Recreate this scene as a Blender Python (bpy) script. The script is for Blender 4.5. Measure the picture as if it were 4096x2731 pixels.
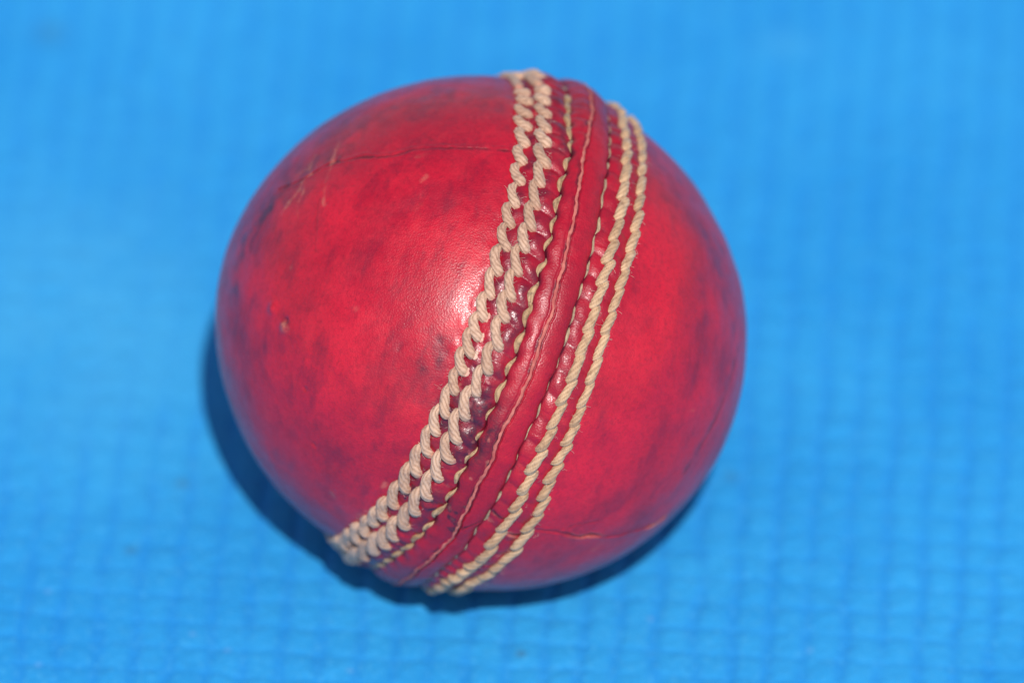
import bpy, math, random
import numpy as np

# ---------------------------------------------------------------- data measured on the ball
# Angles in degrees on the ball: (phi along the seam, lam across it). Directions are unit vectors.
DATA = {
 'R': 0.035882,
 'harm': [0.016288, -0.015619, -0.005448, 0.001401, 0.001269, -0.001437],
 'Xc': [0.99961, 0.018318, 0.021073],
 'Yc': [-0.027922, 0.655803, 0.754415],
 'Zc': [0.0, -0.75471, 0.656059],
 'cam': [0.00407, -1.35917, 1.180109],
 'FOC': 52250.0,
 'N': [0.930939, -0.072017, -0.358003],
 'e1': [0.170859, -0.780533, 0.601311],
 'e2': [-0.322738, -0.620952, -0.714324],
 'A': [[-91.62, -15.15, -75.6, -14.06], [-72.69, -14.97, -70.58, -12.98], [-67.62, -14.74, -65.48, -12.57], [-62.72, -15.11, -59.33, -12.63], [-57.66, -15.27, -54.46, -12.41], [-53.55, -14.44, -48.19, -12.45], [-47.23, -14.6, -42.45, -12.47], [-41.5, -14.42, -36.63, -11.93], [-35.66, -14.01, -30.37, -11.86], [-29.86, -14.0, -25.34, -11.69], [-24.78, -13.71, -19.58, -11.18], [-19.42, -13.58, -13.75, -11.37], [-13.85, -13.35, -8.14, -11.25], [-8.22, -13.18, -3.11, -11.14], [-3.33, -13.36, 1.36, -10.94], [0.73, -13.49, 5.35, -10.91], [5.26, -13.57, 9.52, -11.18], [9.48, -13.03, 14.41, -11.24], [13.96, -13.34, 19.99, -11.06], [19.58, -13.45, 24.99, -11.4], [24.65, -13.5, 30.53, -11.18], [30.33, -13.36, 36.33, -11.37], [35.68, -13.64, 42.14, -11.64], [41.99, -13.91, 48.5, -12.29], [48.67, -14.41, 54.06, -12.83], [53.43, -14.78, 58.89, -13.52], [58.7, -15.52, 64.79, -13.46], [64.45, -16.07, 70.73, -13.77], [70.0, -16.72, 76.78, -14.33], [75.32, -17.64, 89.27, -14.18], [81.73, -18.49, 91.58, -15.07], [86.94, -19.66, 92.03, -17.41]],
 'B': [[-83.85, -11.9, -75.73, -9.95], [-72.83, -10.6, -71.55, -8.79], [-68.26, -10.82, -65.47, -9.0], [-63.21, -10.89, -59.66, -8.58], [-58.58, -10.37, -53.86, -8.32], [-53.31, -10.21, -49.02, -8.04], [-48.11, -10.04, -42.6, -7.38], [-42.95, -9.14, -36.85, -7.73], [-37.41, -9.54, -30.93, -7.45], [-31.29, -9.45, -25.55, -7.31], [-25.88, -9.26, -20.34, -7.37], [-20.54, -9.41, -14.84, -7.21], [-14.9, -9.22, -9.12, -6.93], [-9.44, -9.09, -4.39, -6.75], [-4.3, -8.56, 1.68, -5.98], [1.78, -8.19, 7.24, -6.26], [7.22, -8.53, 12.73, -6.79], [12.6, -8.99, 18.29, -7.13], [18.19, -9.35, 24.03, -6.76], [24.03, -9.12, 29.02, -6.76], [29.08, -9.06, 34.66, -6.63], [34.7, -8.96, 40.43, -6.98], [40.13, -9.35, 46.39, -7.46], [45.93, -9.62, 52.25, -7.82], [52.37, -10.26, 57.95, -8.24], [58.17, -10.69, 63.4, -8.61], [62.22, -11.56, 69.07, -9.37], [68.12, -11.94, 75.71, -10.07], [75.3, -12.3, 82.24, -10.37], [84.26, -12.58, 90.71, -10.4]],
 'F': [[-86.97, 10.11, -78.48, 10.13], [-75.33, 9.64, -68.2, 9.43], [-67.98, 10.38, -63.43, 9.61], [-62.75, 10.43, -58.51, 9.96], [-57.68, 10.76, -53.27, 10.02], [-52.64, 10.96, -47.1, 10.33], [-46.87, 11.19, -42.12, 10.37], [-41.95, 11.66, -36.67, 10.8], [-35.92, 11.58, -30.52, 10.49], [-29.88, 11.39, -24.74, 10.15], [-24.78, 11.57, -19.25, 10.19], [-19.58, 11.63, -14.13, 10.42], [-13.81, 11.5, -8.57, 10.76], [-8.37, 11.74, -3.19, 10.87], [-2.81, 11.68, 2.75, 10.85], [2.86, 11.67, 8.14, 10.42], [8.48, 11.5, 14.04, 10.81], [14.26, 11.61, 19.4, 10.55], [19.84, 11.73, 25.22, 10.46], [25.56, 12.11, 30.66, 11.01], [31.36, 12.17, 36.05, 11.28], [36.22, 12.67, 43.04, 11.04], [43.41, 11.99, 48.64, 10.61], [49.04, 11.9, 54.47, 10.68], [54.47, 11.48, 59.0, 9.56], [59.01, 10.82, 62.34, 9.17], [62.56, 10.32, 66.48, 8.52], [67.07, 10.0, 71.28, 7.96], [72.16, 9.34, 77.92, 8.24]],
 'G': [[-86.07, 14.73, -83.16, 15.73], [-77.78, 14.6, -73.04, 14.09], [-73.1, 15.11, -68.52, 14.3], [-68.82, 15.21, -63.99, 14.48], [-63.61, 15.29, -59.37, 14.75], [-57.83, 15.33, -53.96, 14.76], [-52.81, 15.59, -46.99, 14.85], [-46.46, 15.79, -41.96, 14.86], [-41.47, 16.15, -35.93, 15.2], [-35.73, 16.38, -30.55, 15.26], [-30.39, 16.43, -25.21, 15.12], [-25.26, 16.23, -20.49, 15.05], [-20.22, 16.05, -14.87, 14.91], [-14.31, 16.0, -9.75, 14.84], [-9.24, 15.78, -3.81, 15.03], [-3.58, 16.0, 1.79, 15.22], [2.16, 16.06, 7.56, 15.48], [7.72, 16.47, 11.9, 15.7], [12.3, 16.6, 16.68, 15.65], [17.16, 16.83, 21.75, 15.46], [22.28, 16.89, 26.65, 15.52], [27.01, 17.04, 31.53, 16.02], [31.71, 17.64, 36.12, 16.98], [36.6, 18.0, 41.94, 16.5], [42.28, 18.09, 48.31, 16.5], [49.09, 17.95, 54.68, 16.03], [55.49, 16.66, 59.39, 15.39], [60.34, 16.05, 65.12, 14.46], [65.13, 15.26, 70.29, 12.94], [69.18, 14.23, 76.69, 12.04]],
 'C': [[-89.42, -3.26], [-77.68, -3.52], [-68.57, -3.53], [-62.64, -3.81], [-55.82, -3.06], [-51.02, -2.68], [-47.73, -2.3], [-43.86, -2.92], [-39.77, -3.23], [-35.51, -3.17], [-32.06, -3.1], [-29.19, -2.98], [-26.32, -2.75], [-23.85, -2.91], [-20.81, -2.83], [-18.19, -2.53], [-15.4, -2.83], [-13.35, -2.75], [-10.51, -2.68], [-7.85, -2.63], [-5.34, -2.55], [-2.94, -2.14], [-0.17, -2.14], [2.05, -1.87], [4.16, -2.2], [6.04, -2.32], [7.68, -2.25], [10.44, -2.17], [13.01, -2.27], [16.61, -2.4], [20.02, -2.6], [22.96, -2.06], [25.71, -1.95], [29.49, -2.63], [33.54, -2.29], [36.9, -2.07], [40.13, -2.4], [43.1, -2.68], [47.97, -2.91], [52.51, -3.41], [56.89, -3.8], [62.3, -4.37], [66.78, -4.83], [70.5, -4.94], [76.29, -5.39], [81.75, -5.49], [89.96, -6.19], [90.24, -7.75]],
 'D': [[-88.65, 0.81], [-88.32, 2.72], [-76.15, 1.42], [-69.62, 1.4], [-63.31, 1.05], [-57.49, 0.57], [-52.37, 0.28], [-47.51, 0.1], [-44.6, 0.05], [-41.97, 0.13], [-38.31, 0.33], [-35.37, 0.41], [-30.94, 0.65], [-27.85, 0.86], [-25.83, 0.97], [-22.69, 1.0], [-19.66, 1.18], [-17.08, 1.32], [-14.47, 1.29], [-11.48, 1.7], [-9.31, 1.98], [-7.36, 1.93], [-4.65, 1.77], [-1.7, 1.84], [0.81, 1.89], [3.65, 1.86], [6.16, 2.18], [10.54, 2.09], [13.4, 1.52], [15.89, 1.26], [18.28, 1.24], [20.76, 1.26], [25.3, 1.82], [28.39, 1.65], [31.56, 1.56], [35.32, 1.65], [38.37, 1.76], [41.6, 1.87], [44.95, 2.17], [49.15, 2.19], [53.57, 1.66], [59.52, 0.83], [67.43, 0.42], [75.9, 0.58]],
 'E': [[-71.79, 6.18], [-62.75, 6.27], [-56.6, 6.45], [-52.02, 6.54], [-46.37, 6.48], [-42.34, 6.41], [-38.0, 6.63], [-33.7, 6.85], [-30.77, 6.7], [-28.65, 6.72], [-25.06, 6.84], [-21.11, 7.03], [-17.99, 6.87], [-15.24, 6.89], [-11.31, 6.93], [-8.85, 6.95], [-4.92, 7.29], [-1.77, 7.4], [0.94, 7.32], [4.12, 7.27], [6.4, 7.0], [10.02, 7.18], [13.76, 7.38], [17.38, 6.79], [21.06, 6.82], [23.42, 7.06], [26.47, 7.25], [29.04, 6.99], [32.46, 7.55], [34.76, 6.99], [37.36, 7.47], [40.46, 7.04], [43.71, 6.53], [47.94, 6.71], [52.39, 6.8], [55.65, 6.23], [59.37, 6.17], [62.39, 5.54], [66.58, 5.39]],
 'cracks': {'left_crack': [[0.1057, -0.0794, 0.9912], [0.0292, -0.0833, 0.9961], [-0.0492, -0.0796, 0.9956], [-0.1454, -0.0718, 0.9868], [-0.2791, -0.0547, 0.9587], [-0.3257, -0.065, 0.9432], [-0.364, -0.0659, 0.9291], [-0.4109, -0.0543, 0.9101], [-0.4674, -0.0243, 0.8837], [-0.5378, -0.0085, 0.843], [-0.5797, 0.0142, 0.8147], [-0.617, 0.0144, 0.7869], [-0.6529, 0.0093, 0.7574], [-0.6888, 0.0078, 0.7249], [-0.7258, 0.0194, 0.6876], [-0.7712, 0.0487, 0.6347]], 'right_crack': [[0.1237, -0.9822, -0.1415], [0.163, -0.9724, -0.1668], [0.2236, -0.965, -0.1368], [0.2558, -0.9546, -0.1528], [0.2945, -0.9406, -0.1689], [0.3323, -0.9235, -0.1917], [0.3683, -0.9038, -0.2182], [0.3937, -0.8883, -0.2365], [0.4252, -0.8739, -0.2354], [0.4571, -0.851, -0.2587], [0.4796, -0.8325, -0.2773], [0.5364, -0.7856, -0.3086], [0.5833, -0.7478, -0.3173], [0.6304, -0.695, -0.3457], [0.6681, -0.6506, -0.3611], [0.6989, -0.6207, -0.3553]], 'right_branch': [[0.2944, -0.9417, -0.1628], [0.3381, -0.9275, -0.1596], [0.3695, -0.9175, -0.1471], [0.4076, -0.9002, -0.1535], [0.4549, -0.876, -0.1602]], 'right_fold': [[0.9635, -0.2206, 0.1517], [0.9398, -0.3227, 0.1127], [0.9068, -0.4179, 0.0555], [0.8653, -0.5013, 0.0003], [0.8199, -0.5691, -0.0626], [0.7747, -0.6205, -0.1216]], 'left_hair': [[-0.6222, -0.1433, 0.7696], [-0.6298, -0.2605, 0.7318], [-0.6311, -0.3552, 0.6896]], 'left_hair2': [[-0.5752, -0.1129, 0.8102], [-0.5331, -0.1446, 0.8336], [-0.4958, -0.162, 0.8532]], 'lip_crack': [[-0.0555, -0.9941, -0.0936], [-0.0175, -0.997, -0.0755], [0.0393, -0.9979, -0.0515]], 'lip_step': [[0.3274, -0.1293, 0.936], [0.3654, -0.0839, 0.927], [0.3796, -0.0522, 0.9237]], 'slot': [[0.0617, -0.9977, -0.027], [0.0868, -0.9951, -0.0484], [0.1107, -0.9919, -0.0626]], 'hair3': [[-0.2251, 0.0042, 0.9743], [-0.1957, -0.0325, 0.9801], [-0.1432, -0.0482, 0.9885], [-0.0861, -0.048, 0.9951]]},
 'pale': {'p1': [[-0.561, 0.1339, 0.8169], [-0.5714, 0.0894, 0.8158], [-0.5844, 0.0178, 0.8113], [-0.5875, -0.024, 0.8089], [-0.6001, -0.0764, 0.7962], [-0.6043, -0.1378, 0.7848], [-0.6051, -0.1898, 0.7732]], 'p2': [[-0.6478, 0.1209, 0.7522], [-0.6637, 0.059, 0.7457], [-0.6576, 0.0138, 0.7533], [-0.6885, 0.0002, 0.7252], [-0.696, -0.0418, 0.7169], [-0.7229, -0.0625, 0.6881], [-0.7444, -0.0847, 0.6623], [-0.7572, -0.1018, 0.6453]], 'p3': [[-0.6771, -0.0185, 0.7357], [-0.6859, -0.0727, 0.724], [-0.6965, -0.1011, 0.7104]], 'p4': [[-0.7021, -0.1205, 0.7018], [-0.6986, -0.1702, 0.695]], 'p5': [[-0.6637, 0.059, 0.7457], [-0.6995, 0.0587, 0.7122], [-0.717, 0.0475, 0.6954]], 'p6': [[0.4796, -0.8325, -0.2773], [0.474, -0.8208, -0.3188], [0.4434, -0.824, -0.3528]], 'p7': [[-0.2467, -0.2268, 0.9422], [-0.2277, -0.2046, 0.952]], 'p8': [[-0.2665, -0.3396, 0.902], [-0.2517, -0.3333, 0.9086], [-0.239, -0.3212, 0.9164]], 'p9': [[-0.7406, -0.5077, 0.4401], [-0.7331, -0.5211, 0.4371]], 'p10': [[-0.7188, -0.35, 0.6007], [-0.7126, -0.3446, 0.6111]], 'p11': [[-0.4729, -0.6127, 0.6332], [-0.4655, -0.6128, 0.6385]], 'p12': [[0.7778, -0.6053, 0.1693], [0.7993, -0.582, 0.1498]], 'p13': [[0.0491, -0.9965, -0.0677], [0.0731, -0.9942, -0.0785], [0.0972, -0.9907, -0.0956]], 'p14': [[-0.2739, -0.1024, 0.9563], [-0.2366, -0.092, 0.9672], [-0.2159, -0.0905, 0.9722]], 'p15': [[-0.3678, -0.9298, 0.0109], [-0.3514, -0.9356, 0.0338]], 'p16': [[-0.454, -0.8684, -0.1997], [-0.4243, -0.8909, -0.1618]], 'p17': [[-0.5611, -0.8185, -0.1237], [-0.5515, -0.8218, -0.143]]},
 'blobs': {'dark1': [[-0.7958, -0.0076, 0.6055], [-0.7669, 0.0015, 0.6417], [-0.8196, -0.0089, 0.5729], [-0.7372, 0.0381, 0.6746]], 'dark2': [[-0.8358, -0.0248, 0.5485], [-0.8497, -0.0288, 0.5265], [-0.8651, -0.0418, 0.4998]], 'abr': [[-0.1585, -0.7674, 0.6212], [-0.1358, -0.7945, 0.5919], [-0.1758, -0.7784, 0.6026]], 'dent': [[-0.302, -0.753, 0.5846], [-0.3092, -0.7611, 0.5702]], 'nick': [[-0.7369, -0.5082, 0.4457]], 'nickgrey': [[-0.7353, -0.4945, 0.4635]], 'nickrim': [[-0.7221, -0.5162, 0.4605], [-0.7201, -0.5288, 0.4492]], 'bump': [[-0.7821, -0.4222, 0.4583]], 'spot1': [[-0.6603, -0.6904, 0.2956]], 'spot2': [[-0.6293, -0.7724, 0.0855]], 'dentp': [[-0.2305, -0.2963, 0.9269], [-0.212, -0.2885, 0.9337]], 'dkA': [[-0.2207, -0.824, 0.5219], [-0.1557, -0.8114, 0.5634], [-0.2099, -0.8551, 0.4741]], 'scuff': [[-0.6567, 0.0406, 0.753], [-0.7175, -0.0151, 0.6964], [-0.5833, 0.014, 0.8121]], 'dirtmark': [[-0.8844, -0.045, 0.4646], [-0.9093, -0.1034, 0.4031], [-0.9304, -0.161, 0.3292]]},
 'stains': [[[-0.4528, 0.2519, 0.8553], 5, 0.55], [[-0.1967, 0.2105, 0.9576], 5, 0.5], [[-0.0056, 0.2588, 0.9659], 4, 0.5], [[-0.5891, 0.1857, 0.7864], 4, 0.6], [[-0.7222, 0.1197, 0.6813], 4, 0.6], [[-0.8237, -0.0164, 0.5668], 3.5, 0.7], [[-0.9109, -0.041, 0.4106], 3, 0.7], [[-0.9251, -0.2138, 0.3137], 3, 0.6], [[-0.8885, -0.4202, 0.1846], 3.5, 0.45], [[-0.7139, -0.395, 0.5782], 2.2, 0.55], [[-0.7856, -0.4366, 0.4385], 2.5, 0.5], [[-0.2305, -0.2963, 0.9269], 2.2, 0.5], [[-0.4839, -0.4772, 0.7336], 1.2, 0.6], [[-0.4164, -0.8462, 0.3325], 4, 0.35], [[-0.6348, -0.7093, 0.3066], 2.5, 0.4], [[-0.5974, -0.7922, 0.1248], 2.5, 0.45], [[-0.7057, -0.7047, -0.0739], 3, 0.45], [[-0.5116, -0.8585, -0.0355], 3, 0.45], [[-0.48, -0.5921, 0.6473], 1.5, 0.3], [[-0.3168, -0.7565, 0.5722], 1.6, 0.5], [[-0.1919, -0.8383, 0.5104], 2.6, 0.55], [[-0.2758, -0.6085, 0.7441], 1.2, 0.25], [[-0.3582, -0.3786, 0.8534], 1.6, 0.3], [[0.7237, 0.0782, 0.6857], 4, 0.5], [[0.6464, 0.1955, 0.7375], 3, 0.5], [[0.8677, -0.0504, 0.4945], 3.5, 0.55], [[0.7803, -0.3474, 0.5201], 1.8, 0.5], [[0.8568, -0.3657, 0.3636], 3, 0.5], [[0.9149, -0.3748, 0.1497], 3, 0.5], [[0.6798, -0.6252, 0.3834], 1.5, 0.35], [[0.8051, -0.5873, 0.0829], 3, 0.45], [[0.643, -0.7656, -0.0172], 3, 0.4], [[0.4801, -0.8719, -0.0964], 2.5, 0.45], [[0.6114, -0.7583, -0.2263], 2.5, 0.55], [[0.3757, -0.8324, -0.4074], 3, 0.4], [[0.591, -0.4926, 0.6388], 1.5, 0.3], [[0.4902, -0.8411, 0.2284], 1.4, 0.25]]}
R = DATA['R']
Xc, Yc, Zc = (np.array(DATA[k]) for k in ('Xc', 'Yc', 'Zc'))
Nv, e1, e2 = (np.array(DATA[k]) for k in ('N', 'e1', 'e2'))
HARM = DATA['harm']
CAM_REL = np.array(DATA['cam'])
BALL_Z = 0.0362                       # set exactly once the leather is known (see below)

SC = bpy.context.scene
for o in list(bpy.data.objects):
    bpy.data.objects.remove(o)
COL = SC.collection

# ---------------------------------------------------------------- camera
camd = bpy.data.cameras.new('camera')
cam = bpy.data.objects.new('camera', camd)
COL.objects.link(cam)
from mathutils import Matrix, Vector
rot = Matrix((Xc, Yc, Zc)).transposed()
cam.matrix_world = Matrix.Translation(Vector(CAM_REL) + Vector((0, 0, BALL_Z))) @ rot.to_4x4()
camd.sensor_width = 36.0
camd.lens = DATA['FOC'] * 36.0 / 4096.0
camd.clip_start = 0.05
camd.clip_end = 200.0
camd.dof.use_dof = True
camd.dof.focus_distance = float(CAM_REL @ Zc) - 0.93 * R
camd.dof.aperture_fstop = 9.4
camd.dof.aperture_blades = 0
SC.camera = cam

# ---------------------------------------------------------------- daylight
SUN = 0.065 * Xc + 0.185 * Yc + 0.98 * Zc
SUN /= np.linalg.norm(SUN)
world = bpy.data.worlds.new('World')
SC.world = world
world.use_nodes = True
wn = world.node_tree.nodes
wl = world.node_tree.links
sky = wn.new('ShaderNodeTexSky')
sky.sky_type = 'NISHITA'
sky.sun_disc = False
sky.sun_elevation = math.asin(SUN[2])
sky.sun_rotation = math.atan2(SUN[0], SUN[1])
bg = wn['Background']
bg.inputs['Strength'].default_value = 0.095
wl.new(sky.outputs['Color'], bg.inputs['Color'])
sund = bpy.data.lights.new('sun', 'SUN')
sund.energy = 4.0
sund.angle = math.radians(0.53)
sund.color = (1.0, 0.965, 0.91)
sun = bpy.data.objects.new('sun', sund)
COL.objects.link(sun)
sun.rotation_euler = Vector(SUN).to_track_quat('Z', 'Y').to_euler()
sun.location = Vector(SUN) * 3

SC.view_settings.view_transform = 'Standard'
SC.view_settings.look = 'None'
SC.view_settings.exposure = 0.2
SC.view_settings.gamma = 1.0
SC.cycles.max_bounces = 6
rng = np.random.default_rng(7)
random.seed(7)

# ---------------------------------------------------------------- helpers
class Waves:
    """smooth band-limited noise: a sum of random sine waves in 3D"""
    def __init__(self, scale, n=26, seed=0):
        g = np.random.default_rng(seed)
        k = g.normal(size=(n, 3))
        k /= np.linalg.norm(k, axis=1)[:, None]
        self.k = k * (2 * math.pi / scale) * g.uniform(.55, 1.5, n)[:, None]
        self.p = g.uniform(0, 2 * math.pi, n)
        self.n = n
    def __call__(self, P):
        s = np.zeros(P.shape[:-1])
        for k, p in zip(self.k, self.p):
            s += np.sin(P @ k + p)
        return s / math.sqrt(self.n / 2)          # about unit variance

def smooth(a, b, x):
    t = np.clip((x - a) / (b - a), 0, 1)
    return t * t * (3 - 2 * t)

def dirs(phi, lam):
    p, l = np.radians(phi), np.radians(lam)
    cl = np.cos(l)
    return (cl * np.cos(p))[..., None] * e1 + (cl * np.sin(p))[..., None] * e2 + np.sin(l)[..., None] * Nv

def rbase(d):
    z = d @ Xc + 1j * (d @ Yc)
    v = np.ones(d.shape[:-1])
    for i, k in enumerate((2, 3, 4)):
        zk = z ** k
        v = v + HARM[2 * i] * zk.real + HARM[2 * i + 1] * zk.imag
    return R * v

# seam rows: latitude of each row as a smooth periodic function of phi
def row_fn(pts, lo=-82, hi=76, width=5.0):
    pts = sorted(pts)
    ph = np.array([p[0] for p in pts]); la = np.array([p[1] for p in pts])
    keep = (ph > lo - 6) & (ph < hi + 6)
    ph, la = ph[keep], la[keep]
    grid = np.arange(-180, 181, 1.0)
    v = np.interp(grid, ph, la)
    mean = np.average(la)
    a = la[:3].mean(); b = la[-3:].mean()
    out = np.where(grid < lo, a + (mean - a) * smooth(lo, lo - 60, grid) , np.where(grid > hi, b + (mean - b) * smooth(hi, hi + 60, grid), v))
    ker = np.exp(-0.5 * (np.arange(-15, 16) / (width / 2)) ** 2); ker /= ker.sum()
    ext = np.concatenate([out[-16:-1], out, out[1:16]])
    out = np.convolve(ext, ker, 'valid')
    return lambda x: np.interp((np.asarray(x) + 180) % 360 - 180, grid, out)

mids = {n: [((s[0] + s[2]) / 2, (s[1] + s[3]) / 2) for s in DATA[n]] for n in 'ABFG'}
LA, LB, LF, LG = (row_fn(mids[n]) for n in 'ABFG')
LC0, LD0, LE0 = (row_fn(DATA[n], width=3.0) for n in 'CDE')

# full stitch lists: the traced ones plus an even continuation round the back
def full_row(n, fn):
    st = [tuple(s) for s in DATA[n]]
    st = [s for s in st if -84 < (s[0] + s[2]) / 2 < 80]
    st.sort(key=lambda s: s[0] + s[2])
    dl = np.mean([s[3] - s[1] for s in st]); dp = np.mean([s[2] - s[0] for s in st])
    first, last = (st[0][0] + st[0][2]) / 2, (st[-1][0] + st[-1][2]) / 2
    gap = 360 - (last - first)
    k = int(round(gap / 5.1))
    back = []
    for i in range(1, k):
        m = last + gap * i / k
        l = float(fn(m))
        back.append((m - dp / 2, l - dl / 2, m + dp / 2, l + dl / 2))
    return st, back

ROWS = {n: full_row(n, f) for n, f in (('A', LA), ('B', LB), ('F', LF), ('G', LG))}

def phase_fn(n):
    st = ROWS[n][0] + ROWS[n][1]
    e = np.array([s[2] for s in st]); order = np.argsort(e); e = e[order]
    e = np.concatenate([e[-2:] - 360, e, e[:2] + 360])
    i = np.arange(len(e), dtype=float)
    lo, hi = -180, 180
    return lambda x: np.interp(np.where(np.asarray(x) < e[0], np.asarray(x) + 360, np.where(np.asarray(x) > e[-1], np.asarray(x) - 360, np.asarray(x))), e, i)
PB, PF, PA, PG = (phase_fn(n) for n in 'BFAG')

def LC(phi):
    return LC0(phi) + 0.32 * np.sin(2 * math.pi * (PB(phi) + .15))
def LE(phi):
    return LE0(phi) + 0.16 * np.sin(2 * math.pi * (PF(phi) + .4))
def LD(phi):
    return LD0(phi) + .13 * np.sin(phi * .55) + .09 * np.sin(phi * 1.3 + 1) + .05 * np.sin(phi * 2.9)
W_RAW = 0.33                                       # half width of the raw edge, degrees

w_big = Waves(0.022, seed=1); w_mid = Waves(0.007, seed=2); w_small = Waves(0.0028, seed=3); w_tiny = Waves(0.0013, seed=4)
bump_rand = rng.uniform(.55, 1.25, 400)

def pillow(ph, p=3.2):
    c = np.abs(ph - np.floor(ph) - .5) * 2        # 1 at a stitch hole, 0 half way
    return 1 - c ** p

# dents, nicks and bumps: direction, height (m), radius (m)
B_ = DATA['blobs']
BUMPS = [(B_['bump'][0], .00045, .0012), (B_['nick'][0], .00042, .0012), (B_['nickgrey'][0], -.0004, .0007),
         (B_['dent'][0], -.00007, .0007), (B_['dent'][1], -.00007, .0006), (B_['dentp'][0], -.0002, .0016), (B_['dentp'][1], .00012, .0012),
         (B_['abr'][0], -.00008, .0008), (B_['abr'][1], -.00010, .0010), (B_['spot1'][0], -.0002, .0004), (B_['spot2'][0], -.0002, .0005)]

def height(phi, lam, d=None):
    """leather height over the bare ball (m)"""
    phi = np.asarray(phi, float); lam = np.asarray(lam, float)
    if d is None:
        d = dirs(phi, lam)
    P = d * R
    a, b, c, dd, e, f, g = LA(phi), LB(phi), LC(phi), LD(phi), LE(phi), LF(phi), LG(phi)
    pb = PB(phi); pf = PF(phi)
    ib = np.clip(np.floor(pb + .5).astype(int), 0, 399); i_f = np.clip(np.floor(pf + .5).astype(int) + 150, 0, 399)
    h = np.zeros_like(phi)
    MM = 1e-3
    # left panel: sinks a little towards the outer thread
    m = lam < a
    u = (a - lam)
    h = np.where(m, MM * (0.16 - 0.30 * np.exp(-u / 3.2) - 0.20 * np.exp(-(u / .9) ** 2) * (0.6 + 0.4 * pillow(PA(phi)))), h)
    # strip between the two left rows
    t = np.clip((lam - a) / (b - a), 0, 1)
    m = (lam >= a) & (lam < b)
    s = np.sin(math.pi * t)
    h = np.where(m, MM * (-0.32 + 0.57 * t + s ** .7 * (0.12 + 0.30 * pillow(pb + .10 - .25 * t) * bump_rand[ib])), h)
    # pillowed strip between the inner left row and the groove
    t = np.clip((lam - b) / (c - b), 0, 1)
    m = (lam >= b) & (lam < c)
    s = np.sin(math.pi * np.clip(t, 0, 1))
    ph = pb - .30 * t + .02
    fade = 1 - .35 * smooth(10, 40, phi) * smooth(62, 48, phi)
    h = np.where(m, MM * (0.25 - .10 * t + s ** .62 * (0.40 + 0.52 * pillow(ph + .0, 2.2) * bump_rand[(ib * 7) % 400] * fade)), h)
    # left lip, rolled over the groove
    t = np.clip((lam - c) / (dd - c), 0, 1)
    m = (lam >= c) & (lam < dd)
    top = smooth(-45, -62, phi)                    # puckered upper end of the lip
    h = np.where(m, MM * (0.10 + 1.32 * np.clip(np.sin(math.pi * .62 * t ** .8), 0, 1) ** .55 * (1 - .16 * top * (1 - pillow(pb + .35, 3)))), h)
    # right lip
    t = np.clip((e - lam) / (e - dd), 0, 1)
    m = (lam >= dd) & (lam < e)
    h = np.where(m, MM * (-0.05 + 1.36 * np.clip(np.sin(math.pi * .58 * t ** .8), 0, 1) ** .62), h)
    # raw edge ridge
    rid = np.exp(-((lam - dd) / .34) ** 2)
    h = h + MM * .32 * smooth(-66, -82, phi) * smooth(-105, -92, phi) * ((lam > b) & (lam < e)) + MM * .20 * rid * (lam > c) * (lam < e) - MM * .28 * np.exp(-((lam - dd - .62) / .16) ** 2) * (lam > c) - MM * .10 * np.exp(-((lam - dd + .7) / .25) ** 2)
    # right strip next to the groove
    t = np.clip((lam - e) / (f - e), 0, 1)
    m = (lam >= e) & (lam < f)
    s = np.sin(math.pi * t)
    h = np.where(m, MM * (-.05 + .35 * t + s ** .6 * (0.30 + 0.27 * pillow(pf + .25 * (1 - t), 2.0) * bump_rand[i_f])), h)
    # strip between the two right rows
    t = np.clip((lam - f) / (g - f), 0, 1)
    m = (lam >= f) & (lam < g)
    s = np.sin(math.pi * t)
    h = np.where(m, MM * (.30 - .35 * t + s ** .7 * (0.14 + 0.22 * pillow(pf + .55 - .2 * t, 3) * bump_rand[(i_f * 5) % 400])), h)
    # right panel
    m = lam >= g
    u = lam - g
    h = np.where(m, MM * (0.12 * np.exp(-(u / 5.0) ** 2) - 0.20 * np.exp(-(u / .9) ** 2)), h)
    seam = smooth(-17, -14, lam) * smooth(17, 14, lam)
    h = h + MM * (.055 * w_big(P) + (.018 + .035 * seam) * w_mid(P) + (.006 + .045 * seam * (1 - smooth(.3, 1, lam - c) * smooth(.2, .8, e - lam) * .8)) * w_small(P))
    for q, hh, rr in BUMPS:
        dist2 = ((d - np.array(q)) ** 2).sum(-1) * R * R
        h = h + hh * np.exp(-dist2 / (rr * rr * .5))
    return h

def surf(phi, lam, lift=0.0):
    phi = np.asarray(phi, float); lam = np.asarray(lam, float)
    d = dirs(phi, lam)
    return d * (rbase(d) + height(phi, lam, d) + lift)[..., None]

def polydist(d, line):
    """distance (m) on the ball from directions d to a polyline of directions; only near points are measured"""
    L = np.array(line)
    best = np.full(len(d), 1.0)
    for p, q in zip(L[:-1], L[1:]):
        mid = (p + q) / 2
        rad = np.linalg.norm(q - p) / 2 + .06
        idx = np.nonzero(((d - mid) ** 2).sum(1) < rad * rad)[0]
        if len(idx) == 0:
            continue
        v = q - p
        x = d[idx] - p
        t = np.clip(x @ v / max(v @ v, 1e-12), 0, 1)
        dist = np.linalg.norm(x - t[:, None] * v, axis=1) * R
        best[idx] = np.minimum(best[idx], dist)
    return best

def blobdist(d, pts):
    best = np.full(len(d), 1.0)
    for p in pts:
        best = np.minimum(best, np.linalg.norm(d - np.array(p), axis=1) * R)
    return best

def link(name, mesh, mat, parent=None, **props):
    o = bpy.data.objects.new(name, mesh)
    COL.objects.link(o)
    if mat is not None:
        mesh.materials.append(mat)
    if parent is not None:
        o.parent = parent
    for k, v in props.items():
        o[k] = v
    return o

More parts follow.
